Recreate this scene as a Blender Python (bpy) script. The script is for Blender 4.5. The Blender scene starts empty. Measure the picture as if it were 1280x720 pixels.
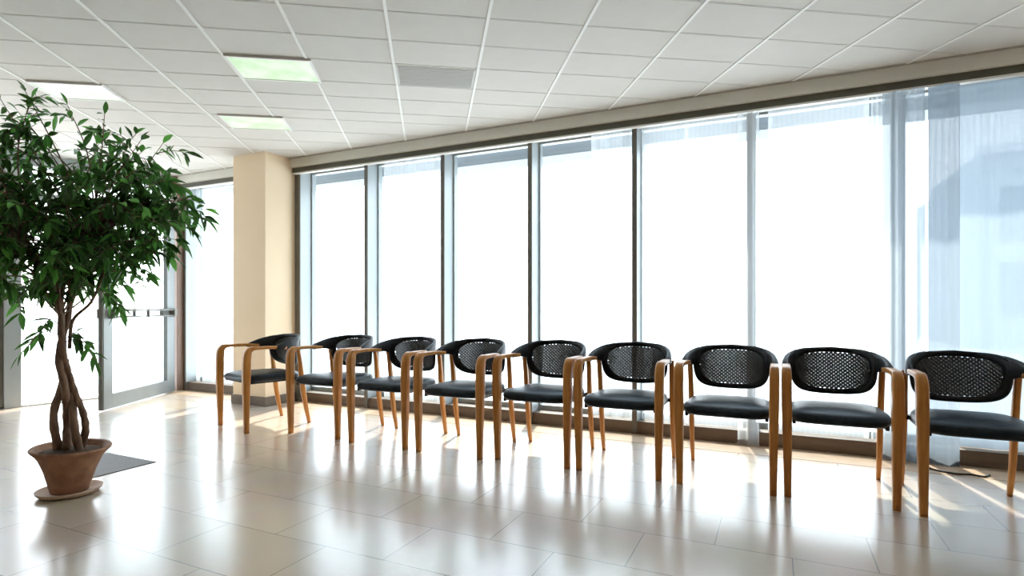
import bpy, bmesh, math, random
from mathutils import Vector, Matrix
random.seed(7)
S = bpy.context.scene
COL = S.collection
PI = math.pi

# ------------------------------------------------------------------ camera
TH = math.radians(25.3)
cd = bpy.data.cameras.new('camera')
cam = bpy.data.objects.new('camera', cd)
COL.objects.link(cam)
cam.location = (0, 0, 1.06)
cam.rotation_euler = (PI / 2, 0, TH)
cd.sensor_width = 36
cd.lens = 36 * 700 / 1280
cd.shift_y = 23 / 1280
cd.clip_start = 0.02
S.camera = cam

# ------------------------------------------------------------------ light
w = bpy.data.worlds.new('world'); S.world = w; w.use_nodes = True
nt = w.node_tree
bg = nt.nodes['Background']
geo = nt.nodes.new('ShaderNodeTexCoord')
sep = nt.nodes.new('ShaderNodeSeparateXYZ')
rmp = nt.nodes.new('ShaderNodeValToRGB')
rmp.color_ramp.elements[0].position = 0.0
rmp.color_ramp.elements[0].color = (1.0, 1.0, 1.0, 1)
rmp.color_ramp.elements[1].position = 0.7
rmp.color_ramp.elements[1].color = (0.66, 0.83, 1.0, 1)
nt.links.new(geo.outputs['Generated'], sep.inputs[0])
nt.links.new(sep.outputs['Z'], rmp.inputs[0])
nt.links.new(rmp.outputs[0], bg.inputs['Color'])
bg.inputs['Strength'].default_value = 4.2

sd = bpy.data.lights.new('sun', 'SUN')
sun = bpy.data.objects.new('sun', sd); COL.objects.link(sun)
sd.energy = 7.0; sd.angle = math.radians(2.0); sd.color = (1.0, 0.93, 0.82)
el = math.radians(50)
dv = Vector((0.22 * math.cos(el), -0.97 * math.cos(el), -math.sin(el)))
sun.rotation_euler = dv.to_track_quat('-Z', 'Y').to_euler()
sun.location = (0, 12, 9)

S.view_settings.view_transform = 'Standard'
S.view_settings.look = 'None'
S.view_settings.exposure = 0.5
S.view_settings.gamma = 1
S.view_settings.use_curve_mapping = False
S.cycles.max_bounces = 10
S.cycles.transparent_max_bounces = 24
S.cycles.diffuse_bounces = 5
S.cycles.caustics_reflective = False
S.cycles.use_denoising = True
S.cycles.sample_clamp_indirect = 8

# ------------------------------------------------------------------ materials
def principled(name, col, rough=0.5, metal=0.0, spec=0.5):
    m = bpy.data.materials.new(name); m.use_nodes = True
    b = m.node_tree.nodes['Principled BSDF']
    b.inputs['Base Color'].default_value = (*col, 1)
    b.inputs['Roughness'].default_value = rough
    b.inputs['Metallic'].default_value = metal
    b.inputs['Specular IOR Level'].default_value = spec
    return m

def noisy(name, c1, c2, scale=(5, 5, 5), rough=0.5, metal=0, bump=0.0, detail=4, coords='Object', spec=0.5):
    m = principled(name, c1, rough, metal, spec)
    t = m.node_tree; b = t.nodes['Principled BSDF']
    tc = t.nodes.new('ShaderNodeTexCoord'); mp = t.nodes.new('ShaderNodeMapping')
    mp.inputs['Scale'].default_value = scale
    n = t.nodes.new('ShaderNodeTexNoise'); n.inputs['Scale'].default_value = 1; n.inputs['Detail'].default_value = detail
    r = t.nodes.new('ShaderNodeValToRGB')
    r.color_ramp.elements[0].position = 0.35; r.color_ramp.elements[0].color = (*c1, 1)
    r.color_ramp.elements[1].position = 0.65; r.color_ramp.elements[1].color = (*c2, 1)
    t.links.new(tc.outputs[coords], mp.inputs[0]); t.links.new(mp.outputs[0], n.inputs['Vector'])
    t.links.new(n.outputs['Fac'], r.inputs[0]); t.links.new(r.outputs[0], b.inputs['Base Color'])
    if bump:
        bp = t.nodes.new('ShaderNodeBump'); bp.inputs['Strength'].default_value = bump; bp.inputs['Distance'].default_value = 0.01
        t.links.new(n.outputs['Fac'], bp.inputs['Height']); t.links.new(bp.outputs[0], b.inputs['Normal'])
    return m

M = {}
M['ceil'] = noisy('ceiling tile', (0.585, 0.555, 0.51), (0.60, 0.57, 0.525), (9, 9, 9), 0.9, bump=0.05)
M['grid'] = principled('ceiling grid bar', (0.76, 0.74, 0.70), 0.6)
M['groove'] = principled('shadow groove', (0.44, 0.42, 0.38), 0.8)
M['pelmet'] = noisy('painted pelmet', (0.68, 0.66, 0.58), (0.72, 0.70, 0.62), (3, 3, 3), 0.6)
M['darkband'] = principled('dark track recess', (0.11, 0.105, 0.08), 0.6)
M['wall'] = noisy('painted wall', (0.42, 0.36, 0.30), (0.45, 0.39, 0.33), (2, 2, 2), 0.8)
M['column'] = noisy('cream column paint', (0.86, 0.68, 0.47), (0.89, 0.71, 0.50), (2, 2, 2), 0.75)
M['alu'] = noisy('grey aluminium', (0.40, 0.44, 0.45), (0.44, 0.48, 0.49), (4, 4, 1), 0.38, metal=0.25)
M['doorframe'] = noisy('satin grey door frame', (0.25, 0.27, 0.275), (0.28, 0.30, 0.305), (4, 4, 1), 0.42, metal=0.2)
M['alud'] = noisy('dark aluminium and mullion shade', (0.12, 0.115, 0.10), (0.16, 0.15, 0.13), (4, 4, 1), 0.45, metal=0.2)
M['bronze'] = noisy('brown jamb', (0.19, 0.12, 0.09), (0.24, 0.155, 0.115), (4, 4, 1), 0.45)
M['chrome'] = principled('brushed steel', (0.22, 0.22, 0.21), 0.35, 0.6)
M['skirt'] = noisy('brown skirting', (0.12, 0.088, 0.062), (0.17, 0.125, 0.09), (3, 3, 20), 0.5)
M['shade_strip'] = noisy('tan floor border', (0.42, 0.30, 0.20), (0.50, 0.36, 0.25), (5, 5, 5), 0.35)  # shaded floor tone, painted along the foot of the windows
M['black'] = noisy('black moulded plastic', (0.010, 0.011, 0.013), (0.016, 0.017, 0.020), (60, 60, 60), 0.5, bump=0.05, spec=0.3)
M['mesh'] = noisy('charcoal lattice plastic', (0.035, 0.036, 0.040), (0.055, 0.056, 0.060), (60, 60, 60), 0.5)
M['seat'] = noisy('dark navy vinyl', (0.005, 0.010, 0.016), (0.009, 0.018, 0.027), (30, 30, 30), 0.42, bump=0.08, spec=0.28)
M['rubber'] = principled('black rubber', (0.02, 0.02, 0.02), 0.7)
M['terra'] = noisy('terracotta', (0.26, 0.125, 0.068), (0.40, 0.21, 0.12), (14, 14, 14), 0.75, bump=0.25)
M['saucer'] = noisy('pale clay', (0.50, 0.35, 0.25), (0.60, 0.44, 0.33), (20, 20, 20), 0.7, bump=0.1)
M['soil'] = noisy('potting soil', (0.05, 0.025, 0.012), (0.11, 0.06, 0.03), (60, 60, 60), 0.95, bump=0.8)
M['bark'] = noisy('bark', (0.13, 0.075, 0.045), (0.28, 0.18, 0.115), (30, 30, 6), 0.85, bump=0.6)
M['mat'] = noisy('dark grey rectangle', (0.10, 0.085, 0.08), (0.13, 0.112, 0.105), (60, 60, 60), 0.6)
M['concrete'] = noisy('pale paving', (0.72, 0.72, 0.72), (0.80, 0.80, 0.80), (0.7, 0.7, 0.7), 0.9)
M['render'] = noisy('pale blue grey render', (0.42, 0.45, 0.48), (0.45, 0.48, 0.51), (0.7, 0.7, 0.7), 0.9)
M['beam'] = noisy('grey fascia', (0.30, 0.32, 0.34), (0.33, 0.35, 0.37), (1, 1, 1), 0.8)
M['wglass'] = principled('dark window glass', (0.05, 0.07, 0.09), 0.1)

# wood with grain along the part
def wood():
    m = principled('oiled beech', (0.6, 0.3, 0.1), 0.36)
    t = m.node_tree; b = t.nodes['Principled BSDF']
    tc = t.nodes.new('ShaderNodeTexCoord'); mp = t.nodes.new('ShaderNodeMapping')
    mp.inputs['Scale'].default_value = (55, 30, 4)
    n = t.nodes.new('ShaderNodeTexNoise'); n.inputs['Scale'].default_value = 1; n.inputs['Detail'].default_value = 5
    n.inputs['Distortion'].default_value = 0.6
    r = t.nodes.new('ShaderNodeValToRGB')
    r.color_ramp.elements[0].position = 0.3; r.color_ramp.elements[0].color = (0.44, 0.165, 0.028, 1)
    r.color_ramp.elements[1].position = 0.7; r.color_ramp.elements[1].color = (0.62, 0.27, 0.06, 1)
    t.links.new(tc.outputs['Object'], mp.inputs[0]); t.links.new(mp.outputs[0], n.inputs['Vector'])
    t.links.new(n.outputs['Fac'], r.inputs[0]); t.links.new(r.outputs[0], b.inputs['Base Color'])
    return m
M['wood'] = wood()

def leafmat():
    m = bpy.data.materials.new('leaf'); m.use_nodes = True
    t = m.node_tree; b = t.nodes['Principled BSDF']; out = t.nodes['Material Output']
    g = t.nodes.new('ShaderNodeNewGeometry')
    r = t.nodes.new('ShaderNodeValToRGB')
    r.color_ramp.elements[0].position = 0.0; r.color_ramp.elements[0].color = (0.025, 0.065, 0.012, 1)
    r.color_ramp.elements[1].position = 0.80; r.color_ramp.elements[1].color = (0.065, 0.19, 0.035, 1)
    e = r.color_ramp.elements.new(1.0); e.color = (0.16, 0.46, 0.09, 1)
    t.links.new(g.outputs['Random Per Island'], r.inputs[0])
    t.links.new(r.outputs[0], b.inputs['Base Color'])
    b.inputs['Roughness'].default_value = 0.42
    tr = t.nodes.new('ShaderNodeBsdfTranslucent')
    mul = t.nodes.new('ShaderNodeVectorMath'); mul.operation = 'SCALE'; mul.inputs['Scale'].default_value = 1.5
    t.links.new(r.outputs[0], mul.inputs[0]); t.links.new(mul.outputs[0], tr.inputs['Color'])
    mx = t.nodes.new('ShaderNodeMixShader'); mx.inputs[0].default_value = 0.35
    t.links.new(b.outputs[0], mx.inputs[1]); t.links.new(tr.outputs[0], mx.inputs[2]); t.links.new(mx.outputs[0], out.inputs[0])
    return m
M['leaf'] = leafmat()

def glassmat():
    m = bpy.data.materials.new('window glass'); m.use_nodes = True
    t = m.node_tree; out = t.nodes['Material Output']; t.nodes.remove(t.nodes['Principled BSDF'])
    a = t.nodes.new('ShaderNodeBsdfTransparent'); a.inputs['Color'].default_value = (0.95, 0.98, 0.985, 1)
    g = t.nodes.new('ShaderNodeBsdfGlossy'); g.inputs['Roughness'].default_value = 0.02
    lw = t.nodes.new('ShaderNodeLayerWeight'); lw.inputs['Blend'].default_value = 0.5
    pw = t.nodes.new('ShaderNodeMath'); pw.operation = 'POWER'; pw.inputs[1].default_value = 5
    ma = t.nodes.new('ShaderNodeMath'); ma.operation = 'MULTIPLY_ADD'; ma.inputs[1].default_value = 0.5; ma.inputs[2].default_value = 0.03
    mx = t.nodes.new('ShaderNodeMixShader')
    t.links.new(lw.outputs['Facing'], pw.inputs[0]); t.links.new(pw.outputs[0], ma.inputs[0]); t.links.new(ma.outputs[0], mx.inputs[0])
    t.links.new(a.outputs[0], mx.inputs[1]); t.links.new(g.outputs[0], mx.inputs[2]); t.links.new(mx.outputs[0], out.inputs[0])
    return m
M['glass'] = glassmat()

def sheermat(name, open_, col):
    m = bpy.data.materials.new(name); m.use_nodes = True
    t = m.node_tree; out = t.nodes['Material Output']; t.nodes.remove(t.nodes['Principled BSDF'])
    a = t.nodes.new('ShaderNodeBsdfTransparent')
    tr = t.nodes.new('ShaderNodeBsdfTranslucent'); tr.inputs['Color'].default_value = (*col, 1)
    d = t.nodes.new('ShaderNodeBsdfDiffuse'); d.inputs['Color'].default_value = (*col, 1)
    m1 = t.nodes.new('ShaderNodeMixShader'); m1.inputs[0].default_value = 0.35
    m2 = t.nodes.new('ShaderNodeMixShader')
    # a fine weave: slightly denser threads
    tc = t.nodes.new('ShaderNodeTexCoord'); wv = t.nodes.new('ShaderNodeTexWave')
    wv.bands_direction = 'X'; wv.inputs['Scale'].default_value = 9; wv.inputs['Distortion'].default_value = 2.0
    mr = t.nodes.new('ShaderNodeMapRange')
    mr.inputs['To Min'].default_value = 1 - open_ - 0.01; mr.inputs['To Max'].default_value = 1 - open_ + 0.01
    t.links.new(tc.outputs['Object'], wv.inputs['Vector']); t.links.new(wv.outputs['Fac'], mr.inputs['Value'])
    t.links.new(mr.outputs[0], m2.inputs[0])
    t.links.new(tr.outputs[0], m1.inputs[1]); t.links.new(d.outputs[0], m1.inputs[2])
    t.links.new(a.outputs[0], m2.inputs[1]); t.links.new(m1.outputs[0], m2.inputs[2]); t.links.new(m2.outputs[0], out.inputs[0])
    return m
M['sheer'] = sheermat('sheer voile', 0.62, (0.90, 0.93, 0.95))
M['sheer2'] = sheermat('pale blue grey voile', 0.06, (0.21, 0.245, 0.28))
M['sheer3'] = sheermat('denser white voile', 0.16, (0.36, 0.40, 0.44))

def floormat():
    m = principled('glazed floor tiles', (0.6, 0.5, 0.4), 0.27)
    t = m.node_tree; b = t.nodes['Principled BSDF']
    tc = t.nodes.new('ShaderNodeTexCoord'); mp = t.nodes.new('ShaderNodeMapping')
    mp.inputs['Location'].default_value = (0.25, -0.010, 0)
    br = t.nodes.new('ShaderNodeTexBrick')
    br.inputs['Scale'].default_value = 1.0
    br.inputs['Brick Width'].default_value = 0.62; br.inputs['Row Height'].default_value = 0.375
    br.inputs['Mortar Size'].default_value = 0.0028; br.inputs['Mortar Smooth'].default_value = 0.3
    br.inputs['Color1'].default_value = (0.60, 0.475, 0.37, 1)
    br.inputs['Color2'].default_value = (0.66, 0.535, 0.425, 1)
    br.inputs['Mortar'].default_value = (0.22, 0.20, 0.18, 1)
    n = t.nodes.new('ShaderNodeTexNoise'); n.inputs['Scale'].default_value = 2.2; n.inputs['Detail'].default_value = 5
    mx = t.nodes.new('ShaderNodeMix'); mx.data_type = 'RGBA'; mx.blend_type = 'MULTIPLY'; mx.inputs['Factor'].default_value = 0.25
    t.links.new(tc.outputs['Object'], mp.inputs[0]); t.links.new(mp.outputs[0], br.inputs['Vector'])
    t.links.new(tc.outputs['Object'], n.inputs['Vector'])
    t.links.new(br.outputs['Color'], mx.inputs['A']); t.links.new(n.outputs['Color'], mx.inputs['B'])
    t.links.new(mx.outputs['Result'], b.inputs['Base Color'])
    bp = t.nodes.new('ShaderNodeBump'); bp.invert = True; bp.inputs['Strength'].default_value = 0.25; bp.inputs['Distance'].default_value = 0.002
    t.links.new(br.outputs['Fac'], bp.inputs['Height']); t.links.new(bp.outputs[0], b.inputs['Normal'])
    b.inputs['Coat Weight'].default_value = 0.7; b.inputs['Coat IOR'].default_value = 1.6; b.inputs['Coat Roughness'].default_value = 0.17
    return m
M['floor'] = floormat()

def lampmat():
    m = bpy.data.materials.new('lamp diffuser'); m.use_nodes = True
    t = m.node_tree; b = t.nodes['Principled BSDF']
    b.inputs['Base Color'].default_value = (0.4, 0.47, 0.36, 1)
    tc = t.nodes.new('ShaderNodeTexCoord'); v = t.nodes.new('ShaderNodeTexVoronoi'); v.inputs['Scale'].default_value = 14
    n = t.nodes.new('ShaderNodeTexNoise'); n.inputs['Scale'].default_value = 6
    r = t.nodes.new('ShaderNodeValToRGB')
    r.color_ramp.elements[0].position = 0.35; r.color_ramp.elements[0].color = (0.42, 0.74, 0.32, 1)
    r.color_ramp.elements[1].position = 0.62; r.color_ramp.elements[1].color = (0.84, 0.95, 0.78, 1)
    t.links.new(tc.outputs['Object'], n.inputs['Vector']); t.links.new(n.outputs['Fac'], r.inputs[0])
    t.links.new(r.outputs[0], b.inputs['Emission Color']); b.inputs['Emission Strength'].default_value = 0.42
    return m
M['lamp'] = lampmat()

# ------------------------------------------------------------------ helpers
def finish(name, bm, mat, parent=None, smooth=False, bevel=0.0):
    bmesh.ops.recalc_face_normals(bm, faces=bm.faces)
    me = bpy.data.meshes.new(name); bm.to_mesh(me); bm.free()
    if smooth:
        for p in me.polygons: p.use_smooth = True
    me.materials.append(M[mat] if isinstance(mat, str) else mat)
    o = bpy.data.objects.new(name, me); COL.objects.link(o)
    if parent: o.parent = parent
    if bevel:
        md = o.modifiers.new('bevel', 'BEVEL'); md.width = bevel; md.segments = 2; md.limit_method = 'ANGLE'
    return o

def box(bm, x0, x1, y0, y1, z0, z1, mat=None):
    vs = [Vector((x, y, z)) for x in (x0, x1) for y in (y0, y1) for z in (z0, z1)]
    if mat is not None: vs = [mat @ v for v in vs]
    v = [bm.verts.new(p) for p in vs]
    for f in ((0, 1, 3, 2), (4, 6, 7, 5), (0, 4, 5, 1), (2, 3, 7, 6), (0, 2, 6, 4), (1, 5, 7, 3)):
        bm.faces.new([v[i] for i in f])

def seg(bm, p0, p1, t, z0, z1):
    """upright box along the plan line p0-p1 with thickness t"""
    p0 = Vector((p0[0], p0[1], 0)); p1 = Vector((p1[0], p1[1], 0)); d = (p1 - p0); L = d.length
    m = Matrix.Translation(p0) @ Matrix.Rotation(math.atan2(d.y, d.x), 4, 'Z')
    box(bm, 0, L, -t / 2, t / 2, z0, z1, m)

def tube(bm, pts, rad, n=10, cap=True):
    pts = [Vector(p) for p in pts]
    if not isinstance(rad, (list, tuple)): rad = [rad] * len(pts)
    rings = []; ref = Vector((0.31, 0.87, 0.2)).normalized()
    for i, p in enumerate(pts):
        d = (pts[min(i + 1, len(pts) - 1)] - pts[max(i - 1, 0)]).normalized()
        if abs(d.dot(ref)) > 0.95: ref = Vector((1, 0, 0))
        a = (ref - d * ref.dot(d)).normalized(); b = d.cross(a); ref = a
        rings.append([bm.verts.new(p + (a * math.cos(2 * PI * k / n) + b * math.sin(2 * PI * k / n)) * rad[i]) for k in range(n)])
    for r0, r1 in zip(rings, rings[1:]):
        for k in range(n):
            bm.faces.new((r0[k], r0[(k + 1) % n], r1[(k + 1) % n], r1[k]))
    if cap:
        bm.faces.new(rings[0][::-1]); bm.faces.new(rings[-1])

def loft(bm, sections, cap=True):
    rings = [[bm.verts.new(p) for p in s] for s in sections]; n = len(rings[0])
    for r0, r1 in zip(rings, rings[1:]):
        for k in range(n):
            bm.faces.new((r0[k], r0[(k + 1) % n], r1[(k + 1) % n], r1[k]))
    if cap:
        bm.faces.new(rings[0][::-1]); bm.faces.new(rings[-1])

def rsec(c, ax, ay, w, d, r=0.3, n=3):
    """rounded rectangle section: centre c, half axes directions ax, ay, full width w, depth d"""
    out = []; rr = min(w, d) * r
    for (sx, sy, a0) in ((1, 1, 0), (-1, 1, PI / 2), (-1, -1, PI), (1, -1, 1.5 * PI)):
        for k in range(n + 1):
            a = a0 + (PI / 2) * k / n
            out.append(c + ax * (sx * (w / 2 - rr) + rr * math.cos(a)) + ay * (sy * (d / 2 - rr) + rr * math.sin(a)))
    return out

def lathe(bm, prof, n=48, mat=None):
    rings = []
    for r, z in prof:
        ring = []
        for k in range(n):
            p = Vector((r * math.cos(2 * PI * k / n), r * math.sin(2 * PI * k / n), z))
            if mat is not None: p = mat @ p
            ring.append(bm.verts.new(p))
        rings.append(ring)
    for r0, r1 in zip(rings, rings[1:]):
        for k in range(n):
            bm.faces.new((r0[k], r0[(k + 1) % n], r1[(k + 1) % n], r1[k]))
    bm.faces.new(rings[0][::-1]); bm.faces.new(rings[-1])

def catmull(pts, k=6):
    P = [Vector(p) for p in pts]; P = [2 * P[0] - P[1]] + P + [2 * P[-1] - P[-2]]; out = []
    for i in range(1, len(P) - 2):
        for j in range(k):
            t = j / k
            out.append(0.5 * ((2 * P[i]) + (P[i + 1] - P[i - 1]) * t + (2 * P[i - 1] - 5 * P[i] + 4 * P[i + 1] - P[i + 2]) * t * t
                              + (3 * P[i] - P[i - 1] - 3 * P[i + 1] + P[i + 2]) * t ** 3))
    out.append(P[-2]); return out

def empty(name, loc, rz=0):
    o = bpy.data.objects.new(name, None); COL.objects.link(o)
    o.location = loc; o.rotation_euler = (0, 0, rz); o.empty_display_size = 0.1
    return o

def tag(o, label=None, cat=None, group=None, kind=None):
    if label: o['label'] = label
    if cat: o['category'] = cat
    if group: o['group'] = group
    if kind: o['kind'] = kind
    return o

def struct(o): o['kind'] = 'structure'; return o

def copy_tree(o, parent=None):
    c = o.copy(); COL.objects.link(c)
    if parent: c.parent = parent
    for ch in list(o.children): copy_tree(ch, c)
    return c

# ------------------------------------------------------------------ setting
CH = 2.70            # ceiling height
WY = 4.65            # plane of the window wall
XR = 3.4             # right wall
YB = -3.2            # wall behind the camera
P_CORNER = (-6.90, 4.68)
P_JAMB = (-7.26, 3.12)
dl = Vector((P_JAMB[0] - P_CORNER[0], P_JAMB[1] - P_CORNER[1])).normalized()
P_LEFT = (P_JAMB[0] + dl.x * 6.3, P_JAMB[1] + dl.y * 6.3)

def slab(pts, z0, z1):
    bm = bmesh.new(); lo = [bm.verts.new((x, y, z0)) for x, y in pts]; hi = [bm.verts.new((x, y, z1)) for x, y in pts]
    n = len(pts); bm.faces.new(lo[::-1]); bm.faces.new(hi)
    for k in range(n): bm.faces.new((lo[k], lo[(k + 1) % n], hi[(k + 1) % n], hi[k]))
    return bm
def outline(yw):
    return [(XR + 0.2, yw), (P_CORNER[0] - 0.10, yw), (P_CORNER[0] - 0.10, P_CORNER[1] + 0.05), (P_JAMB[0] - 0.12, P_JAMB[1]), (P_LEFT[0] - 0.15, P_LEFT[1]), (P_LEFT[0] - 0.15, YB - 0.2), (XR + 0.2, YB - 0.2)]
bm = slab(outline(4.90), -0.12, 0.0)
struct(finish('floor', bm, 'floor'))
bm = slab(outline(4.96), CH, CH + 0.15)
struct(finish('ceiling', bm, 'ceil'))
bm = bmesh.new(); box(bm, -9.5, XR + 0.2, YB - 0.2, YB, 0, CH)
struct(finish('wall_back', bm, 'wall'))
bm = bmesh.new(); box(bm, XR, XR + 0.2, YB, 4.95, 0, CH)
struct(finish('wall_right', bm, 'wall'))
bm = bmesh.new(); seg(bm, (P_JAMB[0] + dl.x * 2.5, P_JAMB[1] + dl.y * 2.5), P_LEFT, 0.15, 0, CH)
struct(finish('wall_left', bm, 'wall'))
bm = bmesh.new(); box(bm, -60, 60, 5.0, 90, -0.25, -0.12); box(bm, -60, -9.2, -40, 5.0, -0.25, -0.12)
struct(finish('ground', bm, 'concrete'))

# ceiling grid: bars set out at 33.5 degrees to the window wall
GA = math.radians(33.5)
GU = Vector((math.cos(GA), math.sin(GA), 0)); GN = Vector((-math.sin(GA), math.cos(GA), 0))
BL = [-0.251 + 0.571 * k for k in range(-0, 9)] + [-0.82, -1.345, -1.875, -2.42, -2.92] + [-2.92 - 0.55 * k for k in range(1, 9)]
AL = [3.855, 4.225, 4.52, 4.855, 5.09, 5.45] + [5.45 + 0.35 * k for k in range(1, 10)] + [3.855 - 0.34 * k for k in range(1, 22)]
room = [(-7.0, 4.58), P_JAMB, P_LEFT, (P_LEFT[0], YB), (XR, YB), (XR, 4.58)]
def clip(p, d):
    ts = []
    for i in range(len(room)):
        a = Vector(room[i]); b = Vector(room[(i + 1) % len(room)]); e = b - a
        den = d.x * e.y - d.y * e.x
        if abs(den) < 1e-9: continue
        q = a - p; t = (q.x * e.y - q.y * e.x) / den; s_ = (q.x * d.y - q.y * d.x) / den
        if -1e-6 <= s_ <= 1 + 1e-6: ts.append(t)
    return (min(ts), max(ts)) if len(ts) >= 2 else None
bm = bmesh.new()
for lst, along, across, wd, dz in ((BL, GN, GU, 0.017, 0.006), (AL, GU, GN, 0.004, 0.002)):
    for v in lst:
        p = (across * v).to_2d(); r = clip(p, along.to_2d())
        if not r or r[1] - r[0] < 0.1: continue
        a = p + along.to_2d() * r[0]; b = p + along.to_2d() * r[1]
        seg(bm, a, b, wd, CH - dz, CH + 0.001)
struct(finish('trim_1', bm, 'grid'))
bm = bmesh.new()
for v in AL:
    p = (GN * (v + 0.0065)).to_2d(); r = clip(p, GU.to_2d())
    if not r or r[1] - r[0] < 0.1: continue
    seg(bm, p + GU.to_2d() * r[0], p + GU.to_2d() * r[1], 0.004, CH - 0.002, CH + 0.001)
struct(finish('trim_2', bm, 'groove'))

# pelmet, dark track recess and rail along the head of the window wall
XL = -6.86
bm = bmesh.new(); box(bm, XL, XR, 4.56, 4.62, 2.60, CH)
struct(finish('trim_3', bm, 'pelmet'))
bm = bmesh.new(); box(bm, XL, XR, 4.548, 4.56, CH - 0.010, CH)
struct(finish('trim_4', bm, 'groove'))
bm = bmesh.new(); box(bm, XL, XR, 4.60, 4.64, 2.545, 2.60)
struct(finish('trim_5', bm, 'darkband'))
bm = bmesh.new(); box(bm, XL, XR, 4.59, 4.64, 2.531, 2.545)
struct(finish('trim_6', bm, 'grid'))
bm = bmesh.new(); box(bm, XL, XR, 4.64, 4.95, 2.60, CH + 0.01)
struct(finish('wall_window', bm, 'wall'))
# skirting kerb and tan strip with the floor's shade put into its colour
bm = bmesh.new(); box(bm, XL, XR, 4.65, 4.80, 0, 0.105)
struct(finish('baseboard_window', bm, 'skirt'))
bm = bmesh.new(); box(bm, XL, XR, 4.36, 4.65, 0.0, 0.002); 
struct(finish('trim_7', bm, 'shade_strip'))

# windows: a frame and a pane between each pair of mullions
mull = [-6.79, -5.72, -4.875, -3.895, -2.955, -2.03, -1.085, -0.20, 0.76, 1.70, 2.62, XR - 0.02]
MW = 0.036
for i, x in enumerate(mull):
    MW = 0.07 if i == 2 else 0.036
    bm = bmesh.new()
    box(bm, x, x + MW, 4.64, 4.83, 0.0, 2.60)
    o = struct(finish('trim_%d' % (10 + i), bm, 'alu', bevel=0.003))
    bm = bmesh.new(); box(bm, x - 0.002, x + MW + 0.002, 4.630, 4.64, 0.0, 2.60)  # dark front strip: the shade of the room side put into its colour
    finish('mullion_shade', bm, 'alud', o)
for i in range(len(mull) - 1):
    x0 = mull[i] + (0.07 if i == 2 else 0.036); x1 = mull[i + 1]
    bm = bmesh.new()
    box(bm, x0, x0 + 0.016, 4.80, 4.86, 0.105, 2.60); box(bm, x1 - 0.016, x1, 4.80, 4.86, 0.105, 2.60)
    box(bm, x0 + 0.016, x1 - 0.016, 4.80, 4.86, 2.56, 2.60)
    box(bm, x0 + 0.016, x1 - 0.016, 4.80, 4.86, 0.105, 0.15)
    o = struct(finish('window_%d' % (i + 1), bm, 'alu'))
    bm = bmesh.new(); box(bm, x0 + 0.016, x1 - 0.016, 4.832, 4.838, 0.15, 2.56)
    finish('pane', bm, 'glass', o)

bm = bmesh.new(); box(bm, XL - 0.6, XR + 0.2, 5.16, 5.45, 2.545, 3.1)
struct(finish('trim_40', bm, 'beam'))

# the column between entrance and windows
bm = bmesh.new(); box(bm, -5.375, -4.885, 4.235, 4.66, 0, CH)
struct(finish('wall_column', bm, 'column'))
bm = bmesh.new(); box(bm, -5.39, -4.87, 4.22, 4.66, 0, 0.10)
struct(finish('baseboard_column', bm, 'skirt'))

# glazed left wall with the entrance
def along(t): return (P_CORNER[0] + dl.x * t, P_CORNER[1] + dl.y * t)
LD = (Vector(P_JAMB) - Vector(P_CORNER)).length
bm = bmesh.new(); seg(bm, along(-0.04), along(0.10), 0.16, 0, CH)
struct(finish('trim_30', bm, 'bronze', bevel=0.004))
bm = bmesh.new(); box(bm, -6.86, -6.795, 4.55, 4.64, 0, CH)
struct(finish('trim_31', bm, 'bronze', bevel=0.004))
bm = bmesh.new(); seg(bm, along(LD - 0.02), along(LD + 0.12), 0.14, 0, CH)
o = struct(finish('trim_32', bm, 'alu', bevel=0.004))
bm = bmesh.new(); seg(bm, along(LD + 0.12), along(LD + 0.20), 0.10, 0, CH)
struct(finish('trim_33', bm, 'alud', bevel=0.004))
bm = bmesh.new(); seg(bm, along(0.10), along(LD - 0.02), 0.10, 2.20, 2.28); seg(bm, along(0.10), along(LD - 0.02), 0.10, 2.56, CH)
struct(finish('trim_34', bm, 'alu'))
bm = bmesh.new(); seg(bm, along(0.10), along(LD - 0.02), 0.14, 0, 0.015)
struct(finish('trim_35', bm, 'alu'))
bm = bmesh.new(); seg(bm, along(0.10), along(LD - 0.02), 0.008, 2.28, 2.56)
struct(finish('window_20', bm, 'glass'))
for k in range(2):
    a = LD + 0.20 + 1.13 * k; b = a + 1.13
    bm = bmesh.new()
    seg(bm, along(a), along(b), 0.09, 0, 0.12); seg(bm, along(a), along(b), 0.09, 2.52, CH)
    seg(bm, along(b - 0.06), along(b), 0.09, 0.12, 2.52)
    o = struct(finish('window_%d' % (21 + k), bm, 'alu'))
    bm = bmesh.new(); seg(bm, along(a), along(b - 0.06), 0.008, 0.12, 2.52); finish('pane', bm, 'glass', o)

# open door leaf, hinged at the corner post
hinge = Vector((-6.80, 4.50)); tip = Vector((-6.15, 3.33)); dd = (tip - hinge); LW = dd.length
door = struct(empty('door_1', (hinge.x, hinge.y, 0), math.atan2(dd.y, dd.x)))
bm = bmesh.new(); box(bm, 0, 0.17, -0.025, 0.025, 0.01, 2.17); finish('hinge_stile', bm, 'doorframe', door, bevel=0.003)
bm = bmesh.new(); box(bm, LW - 0.14, LW, -0.025, 0.025, 0.01, 2.17); finish('lock_stile', bm, 'doorframe', door, bevel=0.003)
bm = bmesh.new(); box(bm, LW, LW + 0.012, -0.02, 0.02, 0.01, 2.17); finish('edge_seal', bm, 'alud', door)
bm = bmesh.new(); box(bm, 0.17, LW - 0.14, -0.025, 0.025, 0.01, 0.16); finish('bottom_rail', bm, 'doorframe', door, bevel=0.003)
bm = bmesh.new(); box(bm, 0.17, LW - 0.14, -0.025, 0.025, 2.05, 2.17); finish('top_rail', bm, 'doorframe', door, bevel=0.003)
bm = bmesh.new(); box(bm, 0.17, LW - 0.14, -0.004, 0.004, 0.16, 2.05); finish('pane', bm, 'glass', door)
bm = bmesh.new()
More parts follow.
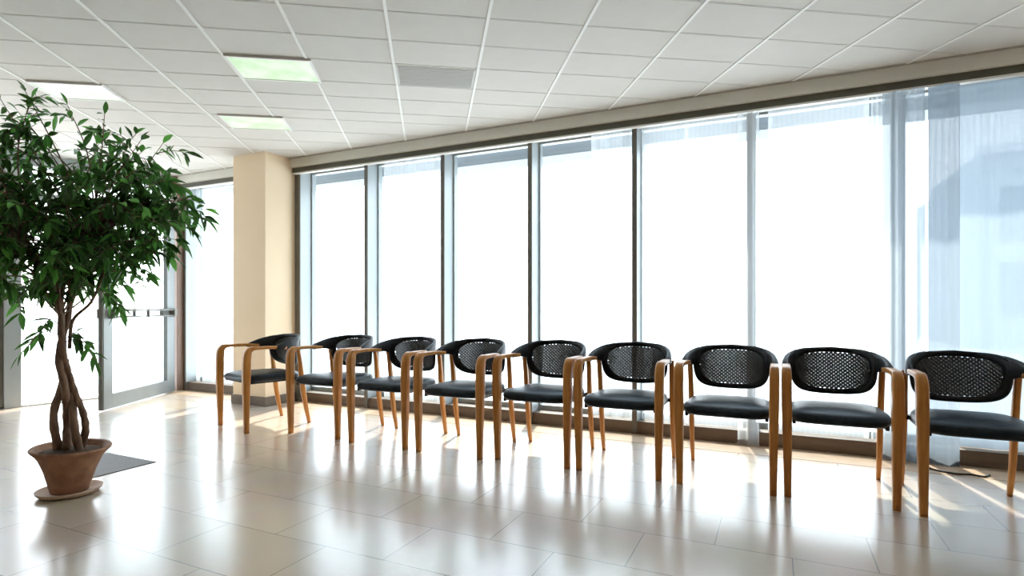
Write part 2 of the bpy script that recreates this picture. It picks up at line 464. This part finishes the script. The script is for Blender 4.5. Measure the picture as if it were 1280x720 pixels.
for s in (1, -1):
    tube(bm, [(0.12, s * 0.075, 1.02), (LW - 0.06, s * 0.075, 1.02)], 0.012)
    tube(bm, [(0.12, s * 0.075, 0.95), (LW - 0.06, s * 0.075, 0.95)], 0.008)
pb = finish('push_bar', bm, 'chrome', door, smooth=True)
bm = bmesh.new()
for s in (1, -1):
    for x in (0.10, LW / 2 - 0.01, LW - 0.10):
        w_ = 0.06 if x != LW / 2 - 0.01 else 0.02
        a, b = sorted((s * 0.025, s * 0.09)) if w_ > 0.03 else sorted((s * 0.06, s * 0.09))
        box(bm, x - w_ / 2, x + w_ / 2, a, b, 0.935, 1.035)
finish('bar_bracket', bm, 'alud', pb, bevel=0.004)

# ------------------------------------------------------------------ outside
b_ = empty('building', (7.35, 20.0, -0.12))
tag(b_, 'pale blue grey stepped building outside the rightmost window', 'building')
bm = bmesh.new()
box(bm, -2.5, 9, 0, 6, 0, 4.9); box(bm, -2.05, 9, 0.2, 6, 4.9, 5.6)
finish('wall', bm, 'render', b_)
bm = bmesh.new(); box(bm, -2.15, 9.2, 0.0, 0.3, 5.5, 5.75); finish('cornice', bm, 'concrete', b_)
for i in range(4):
    for z in (0.9, 3.0):
        bm = bmesh.new(); box(bm, -1.7 + i * 2.4, -0.3 + i * 2.4, -0.06, 0.02, z, z + 1.5); finish('window', bm, 'wglass', b_)

# ------------------------------------------------------------------ chairs
HW = 0.256
def arm_profile(s):
    """front leg and armrest as one bent piece of wood"""
    Z = Vector((0, 0, 1))
    P = catmull([(s * (HW - 0.002), -0.285, 0.0), (s * (HW + 0.000), -0.288, 0.25), (s * (HW + 0.003), -0.289, 0.50),
                 (s * (HW + 0.004), -0.284, 0.650), (s * (HW + 0.005), -0.255, 0.698), (s * (HW + 0.005), -0.190, 0.706),
                 (s * (HW + 0.003), -0.05, 0.705), (s * (HW - 0.001), 0.06, 0.695)], 5)
    n = len(P); secs = []
    for i, p in enumerate(P):
        d = (P[min(i + 1, n - 1)] - P[max(i - 1, 0)]).normalized()
        ax = Vector((1, 0, 0)); ax = (ax - d * ax.dot(d)).normalized(); ay = d.cross(ax)
        z = p.z if i < n * 0.5 else 0.7
        if i <= 15:
            wd = 0.036 + 0.017 * min(1, z / 0.5); dp = 0.037 + 0.026 * min(1, z / 0.5)
        else:
            u_ = (i - 15) / (n - 16); wd = 0.053 - 0.014 * u_; dp = 0.063 - 0.037 * min(1, u_ * 2.2)
        secs.append(rsec(p, ax, ay, wd, dp, 0.22))
    return secs

# plan curve of the wrap-around back
def plan(x):
    a = min(abs(x) / 0.266, 1.0)
    return -0.06 + 0.30 * (1 - a ** 2.7) ** (1 / 2.7)
tab = [(0.0, 0.0, plan(0))]; xs = [0.266 * math.sin(PI / 2 * k / 240) for k in range(1, 241)]
for x in xs:
    y = plan(x); t0 = tab[-1]; tab.append((t0[0] + math.hypot(x - t0[1], y - t0[2]), x, y))
def at_s(s):
    a = abs(s)
    for i in range(1, len(tab)):
        if tab[i][0] >= a:
            t = (a - tab[i - 1][0]) / (tab[i][0] - tab[i - 1][0])
            return math.copysign(1, s) * (tab[i - 1][1] + t * (tab[i][1] - tab[i - 1][1])), tab[i - 1][2] + t * (tab[i][2] - tab[i - 1][2])
    return math.copysign(1, s) * tab[-1][1], tab[-1][2]
SMAX = tab[-1][0]
def S3(s, z, off=0.0):
    x, y = at_s(s); x2, y2 = at_s(s + 0.004); x1, y1 = at_s(s - 0.004)
    d = Vector((x2 - x1, y2 - y1, 0)); d = d.normalized() if d.length > 1e-6 else Vector((0, math.copysign(1, -s), 0))
    nrm = Vector((-d.y, d.x, 0))          # points backwards / outwards
    back = max(0.0, 1 - abs(s) / 0.36)
    return Vector((x, y + (z - 0.55) * 0.22 * back, z)) + nrm * off

HA, HB, HZ = 0.222, 0.112, 0.660     # opening half width, half height, centre
def hole(phi):
    c, s_ = math.cos(phi), math.sin(phi); e = 2 / 3.2
    x = HA * math.copysign(abs(c) ** e, c); z = HB * math.copysign(abs(s_) ** e, s_)
    x *= 0.94 + 0.10 * (z / HB)
    return x, HZ + z - 0.010 * (x / HA) ** 2 * (1 if z > 0 else -1) * 1.2
def ztop(s): return 0.806 - 0.100 * (abs(s) / SMAX) ** 2.3
def outer(phi):
    c, s_ = math.cos(phi), math.sin(phi); e = 2 / (9.0 if s_ > 0 else 3.4)
    A = HA + 0.040; B = HB + (0.05 if s_ > 0 else 0.033)
    x = A * math.copysign(abs(c) ** e, c); z = B * math.copysign(abs(s_) ** e, s_)
    x *= 1.0 if s_ > 0 else 1.0 + 0.07 * (z / B)
    if s_ > 0:
        z = (z / B) ** 1.0 * (ztop(x) - HZ)
        return x, HZ + z
    return x, HZ + z + 0.012 * (x / A) ** 2

def chair_back_bm():
    bm = bmesh.new(); N = 72; T = 0.011
    loops = []
    for off, fr in ((-T, 0.12), (-T * 1.2, 0.5), (-T, 0.88), (0, 1.0), (T, 0.88), (T, 0.12), (0, 0.0)):
        lp = []
        for k in range(N):
            phi = 2 * PI * k / N
            a = hole(phi); b = outer(phi); lp.append(bm.verts.new(S3(a[0] + (b[0] - a[0]) * fr, a[1] + (b[1] - a[1]) * fr, off)))
        loops.append(lp)
    for i in range(len(loops)):
        r0 = loops[i]; r1 = loops[(i + 1) % len(loops)]
        for k in range(N): bm.faces.new((r0[k], r0[(k + 1) % N], r1[(k + 1) % N], r1[k]))
    for sg in (-1, 1):                    # wings sweeping forward on to the arms
        secs = []; K = 16
        for k in range(K + 1):
            u_ = k / K; s = 0.215 + (SMAX - 0.012 - 0.215) * u_
            zt = ztop(s)
            zb = 0.655 + 0.026 * min(1, max(0, u_ - 0.12) * 4) ** 0.6
            zb = min(zb, zt - 0.020)
            c = (zt + zb) / 2; hh = (zt - zb) / 2; t_ = 0.010 + 0.010 * u_
            if u_ > 0.88: t_ *= 1 - 0.5 * (u_ - 0.88) / 0.12; hh *= 1 - 0.35 * (u_ - 0.88) / 0.12
            ring = []
            for q in range(12):
                a = 2 * PI * q / 12; ca, sa = math.cos(a), math.sin(a)
                ring.append(S3(sg * s, c + hh * math.copysign(abs(sa) ** 0.6, sa), t_ * math.copysign(abs(ca) ** 0.6, ca)))
            secs.append(ring)
        loft(bm, secs)
    return bm

def lattice_bm():
    bm = bmesh.new(); P = 0.0250; W = 0.0066
    def inside(x, z):
        zz = (z - HZ) / HB; xx = x / (HA * (0.94 + 0.10 * zz)) if abs(zz) <= 1.1 else 9
        return abs(xx) ** 3.2 + abs(zz) ** 3.2 < 1.06
    for sg in (1, -1):
        c = -0.40
        while c < 0.40:
            pts = []; x = -0.24
            while x <= 0.24:
                z = HZ + sg * (x - c) * 0.85
                if abs(z - HZ) < 0.13 and inside(x, z): pts.append((x, z))
                x += 0.008
            if len(pts) > 1:
                secs = []
                dx, dz = 0.76, sg * 0.65
                for (x, z) in pts:
                    o_ = 0.0012 * sg
                    secs.append([S3(x - dz * W, z + dx * W, -0.003 + o_), S3(x + dz * W, z - dx * W, -0.003 + o_),
                                 S3(x + dz * W, z - dx * W, 0.003 + o_), S3(x - dz * W, z + dx * W, 0.003 + o_)])
                loft(bm, secs)
            c += P
    return bm

def make_chair():
    root = empty('armchair', (0, 0, 0))
    # padded seat
    bm = bmesh.new(); N = 64
    def sq(a, A, B, e): 
        c, s_ = math.cos(a), math.sin(a)
        return A * math.copysign(abs(c) ** (2 / e), c), B * math.copysign(abs(s_) ** (2 / e), s_)
    prof = [(0.0, 0.407), (0.80, 0.407), (0.93, 0.412), (0.985, 0.424), (1.0, 0.442), (0.99, 0.460), (0.95, 0.472), (0.85, 0.479), (0.6, 0.483), (0.3, 0.484), (0.0, 0.484)]
    rings = []
    for f_, z in prof[1:-1]:
        ring = []
        for k in range(N):
            x, y = sq(2 * PI * k / N, 0.245, 0.268, 5.0)
            x *= 1 - 0.05 * (y / 0.265)
            yy = y * f_ - 0.028
            zz = z - (0.010 * (yy + 0.29) if yy > -0.1 else 0.0) - (0.012 * max(0, (-0.20 - yy) / 0.1) if z > 0.45 else 0)
            ring.append(bm.verts.new((x * f_, yy, zz)))
        rings.append(ring)
    for r0, r1 in zip(rings, rings[1:]):
        for k in range(N): bm.faces.new((r0[k], r0[(k + 1) % N], r1[(k + 1) % N], r1[k]))
    bm.faces.new(rings[0][::-1]); bm.faces.new(rings[-1])
    finish('seat', bm, 'seat', root, smooth=True)
    # under-seat frame carrying the pad between the legs
    bm = bmesh.new()
    for s in (-1, 1):
        box(bm, min(s * 0.212, s * 0.230), max(s * 0.212, s * 0.230), -0.25, 0.235, 0.400, 0.428)
    box(bm, -0.245, 0.245, 0.19, 0.210, 0.402, 0.426); box(bm, -0.20, 0.20, -0.20, -0.175, 0.402, 0.425)
    finish('seat_frame', bm, 'black', root, bevel=0.003)
    for s in (-1, 1):
        bm = bmesh.new(); loft(bm, arm_profile(s)); a_ = finish('front_leg', bm, 'wood', root, smooth=True)
        a_['label'] = 'bent beech front leg running into the armrest'
    for s in (-1, 1):
        bm = bmesh.new()
        P = catmull([(s * (HW - 0.004), 0.285, 0.0), (s * (HW - 0.003), 0.245, 0.18), (s * (HW - 0.004), 0.215, 0.38),
                     (s * (HW - 0.002), 0.195, 0.55), (s * (HW + 0.0), 0.170, 0.690)], 5)
        secs = []
        for i, p in enumerate(P):
            t = i / (len(P) - 1); secs.append(rsec(p, Vector((1, 0, 0)), Vector((0, 1, 0)), 0.024 + 0.010 * min(1, t * 2), 0.028 + 0.016 * math.sin(PI * min(1, t * 1.1)), 0.32))
        loft(bm, secs); finish('rear_leg', bm, 'wood', root, smooth=True)
    br = finish('backrest', chair_back_bm(), 'black', root, smooth=True)
    finish('perforated_panel', lattice_bm(), 'mesh', br)
    for (x, y) in ((HW - 0.004, -0.285), (-HW + 0.004, -0.285)):
        pass
    return root

chairs = [
    (-4.175, 3.62, -0.26, 'black chair at the far left end of the row, turned slightly left, before the column'),
    (-3.425, 3.735, 0, 'black chair with bent wood arms, second from the column end of the row'),
    (-2.745, 3.70, 0, 'black chair with bent wood arms, third from the column end of the row'),
    (-2.115, 3.70, 0, 'black chair with bent wood arms, fourth from the column end of the row'),
    (-1.495, 3.755, 0, 'black mesh-backed waiting chair in the very middle of the row, four chairs on each side'),
    (-0.905, 3.755, 0, 'mesh-backed black chair, fourth from the right end of the row'),
    (-0.272, 3.755, 0, 'mesh-backed black chair, third from the right end of the row'),
    (0.310, 3.775, 0, 'mesh-backed black chair next to the rightmost one, its wood legs complete in view'),
    (0.925, 3.735, 0, 'rightmost black mesh-backed chair, cut off by the edge of the photo'),
]
proto = make_chair()
for i, (x, y, r, lab) in enumerate(chairs):
    o = proto if i == 0 else copy_tree(proto)
    o.location = (x, y, 0); o.rotation_euler = (0, 0, r)
    tag(o, lab, 'chair', 'waiting chairs in a row before the windows')

# ------------------------------------------------------------------ curtains
def curtain(x0, x1, y, z0, z1, amp, waves, mat, label, phase=0.0, n=None):
    bm = bmesh.new(); n = n or max(12, int(waves * 14)); rows = 6; g = []
    for j in range(rows + 1):
        z = z0 + (z1 - z0) * j / rows; r = []
        for i in range(n + 1):
            t = i / n; x = x0 + (x1 - x0) * t
            yy = y + amp * math.sin(2 * PI * waves * t + phase) * (1.0 - 0.15 * j / rows) + 0.25 * amp * math.sin(2 * PI * waves * 2.3 * t + 1.3 + j * 0.1)
            r.append(bm.verts.new((x, yy, z)))
        g.append(r)
    for j in range(rows):
        for i in range(n): bm.faces.new((g[j][i], g[j][i + 1], g[j + 1][i + 1], g[j + 1][i]))
    # hem and side seams have a doubled edge of cloth
    for (a, b) in (((0, 1), (n - 1, n)) if mat == 'sheer' else ()):
        q = [bm.verts.new(g[j][k].co + Vector((0, -0.003, 0))) for j in range(rows + 1) for k in (a, b)]
        for j in range(rows): bm.faces.new((q[2 * j], q[2 * j + 1], q[2 * j + 3], q[2 * j + 2]))
    o = finish('sheer_curtain', bm, mat, smooth=True)
    return tag(o, label, 'curtain', 'sheer white panel curtains along the window wall')

curtain(-3.72, -3.00, 4.735, 0.11, 2.56, 0.012, 4, 'sheer', 'white sheer curtain inside the second window pane from the column')
curtain(-1.47, -1.10, 4.735, 0.11, 2.56, 0.014, 3, 'sheer', 'narrow white sheer curtain on the right half of the fourth pane from the column')
curtain(-1.03, -0.66, 4.735, 0.11, 2.56, 0.008, 1.5, 'sheer', 'sheer curtain on the left half of the fifth pane from the column')
curtain(-0.67, -0.24, 4.72, 0.11, 2.56, 0.008, 1.5, 'sheer', 'sheer curtain on the right half of the fifth pane from the column')
curtain(-0.27, -0.12, 4.60, 0.004, 2.53, 0.006, 1, 'sheer', 'narrow sheer strip hanging over the mullion left of the broad white pane')
curtain(-0.06, 0.60, 4.735, 0.11, 2.56, 0.006, 1.5, 'sheer', 'broad flat sheer curtain in the pane behind the two rightmost full chairs')
curtain(0.61, 0.74, 4.715, 0.11, 2.56, 0.022, 3.5, 'sheer', 'folded white sheer curtain left of the grey bunched one')
curtain(0.66, 0.90, 4.58, 0.004, 2.53, 0.016, 2, 'sheer3', 'white bunched sheer curtain reaching the floor behind the rightmost chair', 0.5)
curtain(0.92, 1.09, 4.585, 0.004, 2.53, 0.012, 1, 'sheer2', 'blue grey dense curtain fold reaching the floor beside the black cable', 1.2)
curtain(1.12, 1.66, 4.735, 0.11, 2.56, 0.010, 2.0, 'sheer2', 'pale blue curtain at the right edge of the photo, building faintly seen through it')
curtain(-6.70, -6.62, 4.735, 0.11, 2.56, 0.012, 1, 'sheer', 'white sheer curtain strip next to the brown entrance post', 0.3)
curtain(-6.58, -5.76, 4.735, 0.11, 2.56, 0.010, 3, 'sheer', 'wide white sheer curtain between the entrance post and the column', 0.3)

# ------------------------------------------------------------------ ceiling fittings
def gp(b, a, z): return GU * b + GN * a + Vector((0, 0, z))
def ceiling_light(b0, b1, a0, a1, label):
    c = gp((b0 + b1) / 2, (a0 + a1) / 2, CH - 0.012); r = empty('ceiling_light', c, GA)
    tag(r, label, 'ceiling light', 'square recessed ceiling lights')
    hw, hh = (b1 - b0) / 2, (a1 - a0) / 2
    bm = bmesh.new(); f_ = 0.016
    box(bm, -hw, hw, -hh, -hh + f_, -0.004, 0.0125); box(bm, -hw, hw, hh - f_, hh, -0.004, 0.0125)
    box(bm, -hw, -hw + f_, -hh + f_, hh - f_, -0.004, 0.0125); box(bm, hw - f_, hw, -hh + f_, hh - f_, -0.004, 0.0125)
    finish('frame', bm, 'grid', r)
    bm = bmesh.new(); box(bm, -hw + f_, hw - f_, -hh + f_, hh - f_, 0.0, 0.0122)
    finish('diffuser', bm, 'lamp', r)
ceiling_light(-1.335, -0.79, 3.86, 4.24, 'greenish square ceiling light nearest the camera, above the left chairs')
ceiling_light(-1.80, -1.27, 5.07, 5.43, 'small ceiling light nearest the cream column')
ceiling_light(-2.905, -2.40, 4.51, 4.85, 'green tinted ceiling light directly above the potted tree')
c = gp(0.033, 4.05, CH - 0.003); v = empty('ceiling_vent', c, GA)
tag(v, 'flat grey ventilation panel set in the ceiling grid in front of the windows', 'vent')
bm = bmesh.new(); box(bm, -0.272, 0.272, -0.165, 0.165, 0, 0.0035); finish('panel', bm, principled('vent grey', (0.60, 0.59, 0.56), 0.7), v)
bm = bmesh.new()
for k in range(15): y = -0.15 + k * 0.3 / 14; box(bm, -0.26, 0.26, y - 0.004, y + 0.004, -0.003, 0.0005)
finish('louvre', bm, principled('vent louvre grey', (0.56, 0.55, 0.52), 0.7), v)

# ------------------------------------------------------------------ flat dark rectangle on the floor, and cable
bm = bmesh.new(); box(bm, -4.36, -3.82, 2.0, 2.41, 0.0, 0.004)  # thin dark grey rectangle laid flat on the floor tiles
tag(finish('floor_rectangle', bm, 'mat'), 'flat dark grey rectangle on the tiles behind the terracotta pot', 'mat')
bm = bmesh.new()
tube(bm, catmull([(0.86, 4.50, 0.008), (0.93, 4.42, 0.007), (1.02, 4.38, 0.007), (1.10, 4.40, 0.007), (1.16, 4.38, 0.007), (1.20, 4.43, 0.008)], 6), 0.006, 8)
tag(finish('power_cable', bm, 'rubber', smooth=True), 'short black cable lying on the floor at the curtain hem', 'cable')

# ------------------------------------------------------------------ potted tree
PX, PY = -3.63, 1.80
R_ = Vector((math.cos(TH), math.sin(TH), 0)); F_ = Vector((-math.sin(TH), math.cos(TH), 0))
tree = empty('potted_tree', (PX, PY, 0))
tag(tree, 'tall leafy indoor fig tree with braided trunks in a terracotta pot left of the chairs', 'potted tree')
bm = bmesh.new(); lathe(bm, [(0.10, 0.0), (0.135, 0.004), (0.152, 0.020), (0.156, 0.030), (0.148, 0.031), (0.125, 0.014), (0.06, 0.012)])
finish('saucer', bm, 'saucer', tree, smooth=True)
tilt = Matrix.Rotation(math.radians(2.5), 4, F_)
bm = bmesh.new()
lathe(bm, [(0.078, 0.016), (0.088, 0.018), (0.100, 0.06), (0.122, 0.14), (0.148, 0.205), (0.166, 0.232), (0.186, 0.252), (0.190, 0.262), (0.184, 0.268),
           (0.168, 0.262), (0.150, 0.240), (0.145, 0.232)], 56, tilt)
finish('pot', bm, 'terra', tree, smooth=True)
bm = bmesh.new(); lathe(bm, [(0.148, 0.22), (0.148, 0.238), (0.10, 0.246), (0.03, 0.250)], 40, tilt)
finish('soil', bm, 'soil', tree, smooth=True)
def L(r, d, z): return R_ * r + F_ * d + Vector((0, 0, z))
def z_(py): return 1.06 + (383 - py) / 221.0
def r_(px): return (px - 86) / 221.0
trunks = [
    [L(-0.06, 0.0, 0.23), L(-0.065, -0.03, 0.45), L(-0.055, 0.03, 0.66), L(-0.04, 0.0, 0.90), L(-0.05, 0.0, 1.15), L(-0.07, 0.02, 1.40)],
    [L(0.00, -0.02, 0.23), L(-0.04, 0.035, 0.40), L(-0.01, -0.02, 0.60), L(-0.045, -0.02, 0.78), L(-0.03, 0.03, 1.0), L(-0.02, 0.06, 1.25), L(0.06, 0.12, 1.50)],
    [L(0.05, 0.01, 0.23), L(0.045, -0.02, 0.38), L(0.0, 0.02, 0.52), L(-0.03, 0.03, 0.66), L(-0.02, -0.03, 0.84), L(-0.045, -0.03, 1.1), L(-0.16, -0.10, 1.42)],
    [L(0.02, 0.05, 0.23), L(0.068, 0.03, 0.34), L(0.058, 0.03, 0.44), L(0.012, 0.03, 0.56), L(-0.025, 0.03, 0.68), L(-0.035, 0.02, 0.76)],
]
bm = bmesh.new()
for k, t in enumerate(trunks):
    P = catmull(t, 6); n = len(P)
    tube(bm, P, [0.022 - 0.010 * i / n + 0.0018 * math.sin(i * 1.9 + k) for i in range(n)], 10)
tr = finish('trunk', bm, 'bark', tree, smooth=True)

random.seed(21)
def right_edge(z):     # how far right the crown reaches at a height (metres, from the trunk)
    pts = [(0.98, 0.0), (1.06, 0.08), (1.15, 0.22), (1.25, 0.38), (1.35, 0.55), (1.50, 0.70), (1.60, 0.76), (1.72, 0.62), (1.82, 0.52), (1.95, 0.55), (2.08, 0.42), (2.20, 0.10), (2.32, -0.1)]
    for (a, ra), (b, rb) in zip(pts, pts[1:]):
        if a <= z <= b: return ra + (rb - ra) * (z - a) / (b - a)
    return 0.1
ends = []
while len(ends) < 112:
    z = random.triangular(1.05, 2.28, 1.55); r = random.uniform(-0.80, right_edge(z)); d = random.uniform(-0.48, 0.48)
    e = abs(r / 0.85) ** 2 + abs(d / 0.5) ** 2
    if e > 1.15: continue
    if z > 1.80 and random.random() < (0.65 if r > -0.05 else 0.35): continue
    ends.append((r, d, z))
ends += [(0.72, -0.05, 1.66), (0.70, 0.12, 1.58), (0.64, 0.08, 1.68), (0.62, -0.08, 1.54), (0.56, 0.0, 1.62), (0.74, 0.05, 1.62), (0.66, -0.02, 1.60), (0.60, 0.10, 1.52), (0.50, 0.05, 2.00), (0.44, -0.05, 1.92), (0.20, 0.0, 2.15), (-0.25, 0.0, 2.28), (-0.05, 0.05, 2.22), (-0.30, -0.1, 2.2),
         (0.26, -0.05, 1.12), (0.55, 0.0, 1.42), (-0.38, 0.1, 2.2), (-0.15, -0.1, 2.15)]
starts = [P for t in trunks[:3] for P in catmull(t, 6)[-9:]]
fol = bmesh.new(); brm = bmesh.new()
def leaf(p, d, ln, wd):
    d = d.normalized()
    side = d.cross(Vector((0, 0, 1)))
    if side.length < 0.05: side = Vector((1, 0, 0))
    side.normalize(); side = (Matrix.Rotation(random.uniform(-0.9, 0.9), 3, d) @ side)
    up = side.cross(d)
    prof = [(0.0, 0.04), (0.18, 0.62), (0.42, 1.0), (0.68, 0.78), (0.88, 0.36), (1.0, 0.0)]
    rows = []
    for t, ww in prof:
        c = p + d * ln * t + Vector((0, 0, -1)) * (ln * 0.28 * t * t)
        if ww == 0: rows.append([fol.verts.new(c)])
        else: rows.append([fol.verts.new(c - side * wd * ww + up * wd * 0.25 * ww), fol.verts.new(c), fol.verts.new(c + side * wd * ww + up * wd * 0.25 * ww)])
    for a, b in zip(rows, rows[1:]):
        if len(b) == 3:
            fol.faces.new((a[0], a[1], b[1], b[0])); fol.faces.new((a[1], a[2], b[2], b[1]))
        else:
            fol.faces.new((a[0], a[1], b[0])); fol.faces.new((a[1], a[2], b[0]))
def spray(P, per=1, f0=0.35):
    n = len(P)
    for i in range(int(n * f0), n):
        d = (P[i] - P[max(i - 1, 0)]).normalized()
        for q in range(per):
            ang = random.uniform(0, 2 * PI); o_ = d.orthogonal().normalized(); o_ = Matrix.Rotation(ang, 3, d) @ o_
            dr = (d * random.uniform(0.3, 0.9) + o_ * 0.9 + Vector((0, 0, -0.35)))
            leaf(P[i], dr, random.uniform(0.055, 0.10), random.uniform(0.011, 0.017))
    leaf(P[-1], P[-1] - P[-2], 0.10, 0.016)
for (r, d, z) in ends:
    e = L(r, d, z)
    best = min(starts, key=lambda s: abs((e - s).length - 0.5) + (0.6 if s.z > z + 0.05 else 0) + random.uniform(0, 0.25))
    mid = best.lerp(e, 0.5) + Vector((random.uniform(-0.05, 0.05), random.uniform(-0.05, 0.05), 0.06 + 0.05 * random.random()))
    P = catmull([best, mid, e], 7)
    tube(brm, P, [0.0055 - 0.0038 * i / (len(P) - 1) for i in range(len(P))], 6)
    spray(P, 1, 0.55)
    for k in range(3):
        s = P[random.randint(7, len(P) - 2)]
        dv_ = Vector((random.uniform(-1, 1), random.uniform(-1, 1), random.uniform(-0.7, 0.5))).normalized() * random.uniform(0.08, 0.17)
        Q = catmull([s, s + dv_ * 0.5 + Vector((0, 0, 0.012)), s + dv_], 4)
        tube(brm, Q, [0.003 - 0.0018 * i / (len(Q) - 1) for i in range(len(Q))], 5)
        spray(Q, 1, 0.15)
# low shoots on both sides of the trunk
for (a, e) in ((L(-0.05, 0, 0.90), L(-0.25, -0.02, 0.80)), (L(-0.05, 0, 0.95), L(-0.20, 0.03, 0.90)), (L(-0.02, 0, 0.86), L(0.16, -0.02, 0.76)), (L(-0.02, 0, 0.88), L(0.08, 0.04, 0.82))):
    P = catmull([a, a.lerp(e, 0.5) + Vector((0, 0, 0.06)), e], 6)
    tube(brm, P, 0.003, 5); spray(P, 1, 0.3)
# the bare side branch
P = catmull([L(0.0, 0, 0.82), L(0.02, 0, 0.98), L(0.12, 0, 1.08), L(0.17, 0.02, 1.22), L(0.22, 0.02, 1.4)], 6)
tube(brm, P, [0.010 - 0.005 * i / len(P) for i in range(len(P))], 7)
finish('branches', brm, 'bark', tree, smooth=True)
me_o = finish('foliage', fol, 'leaf', tree)
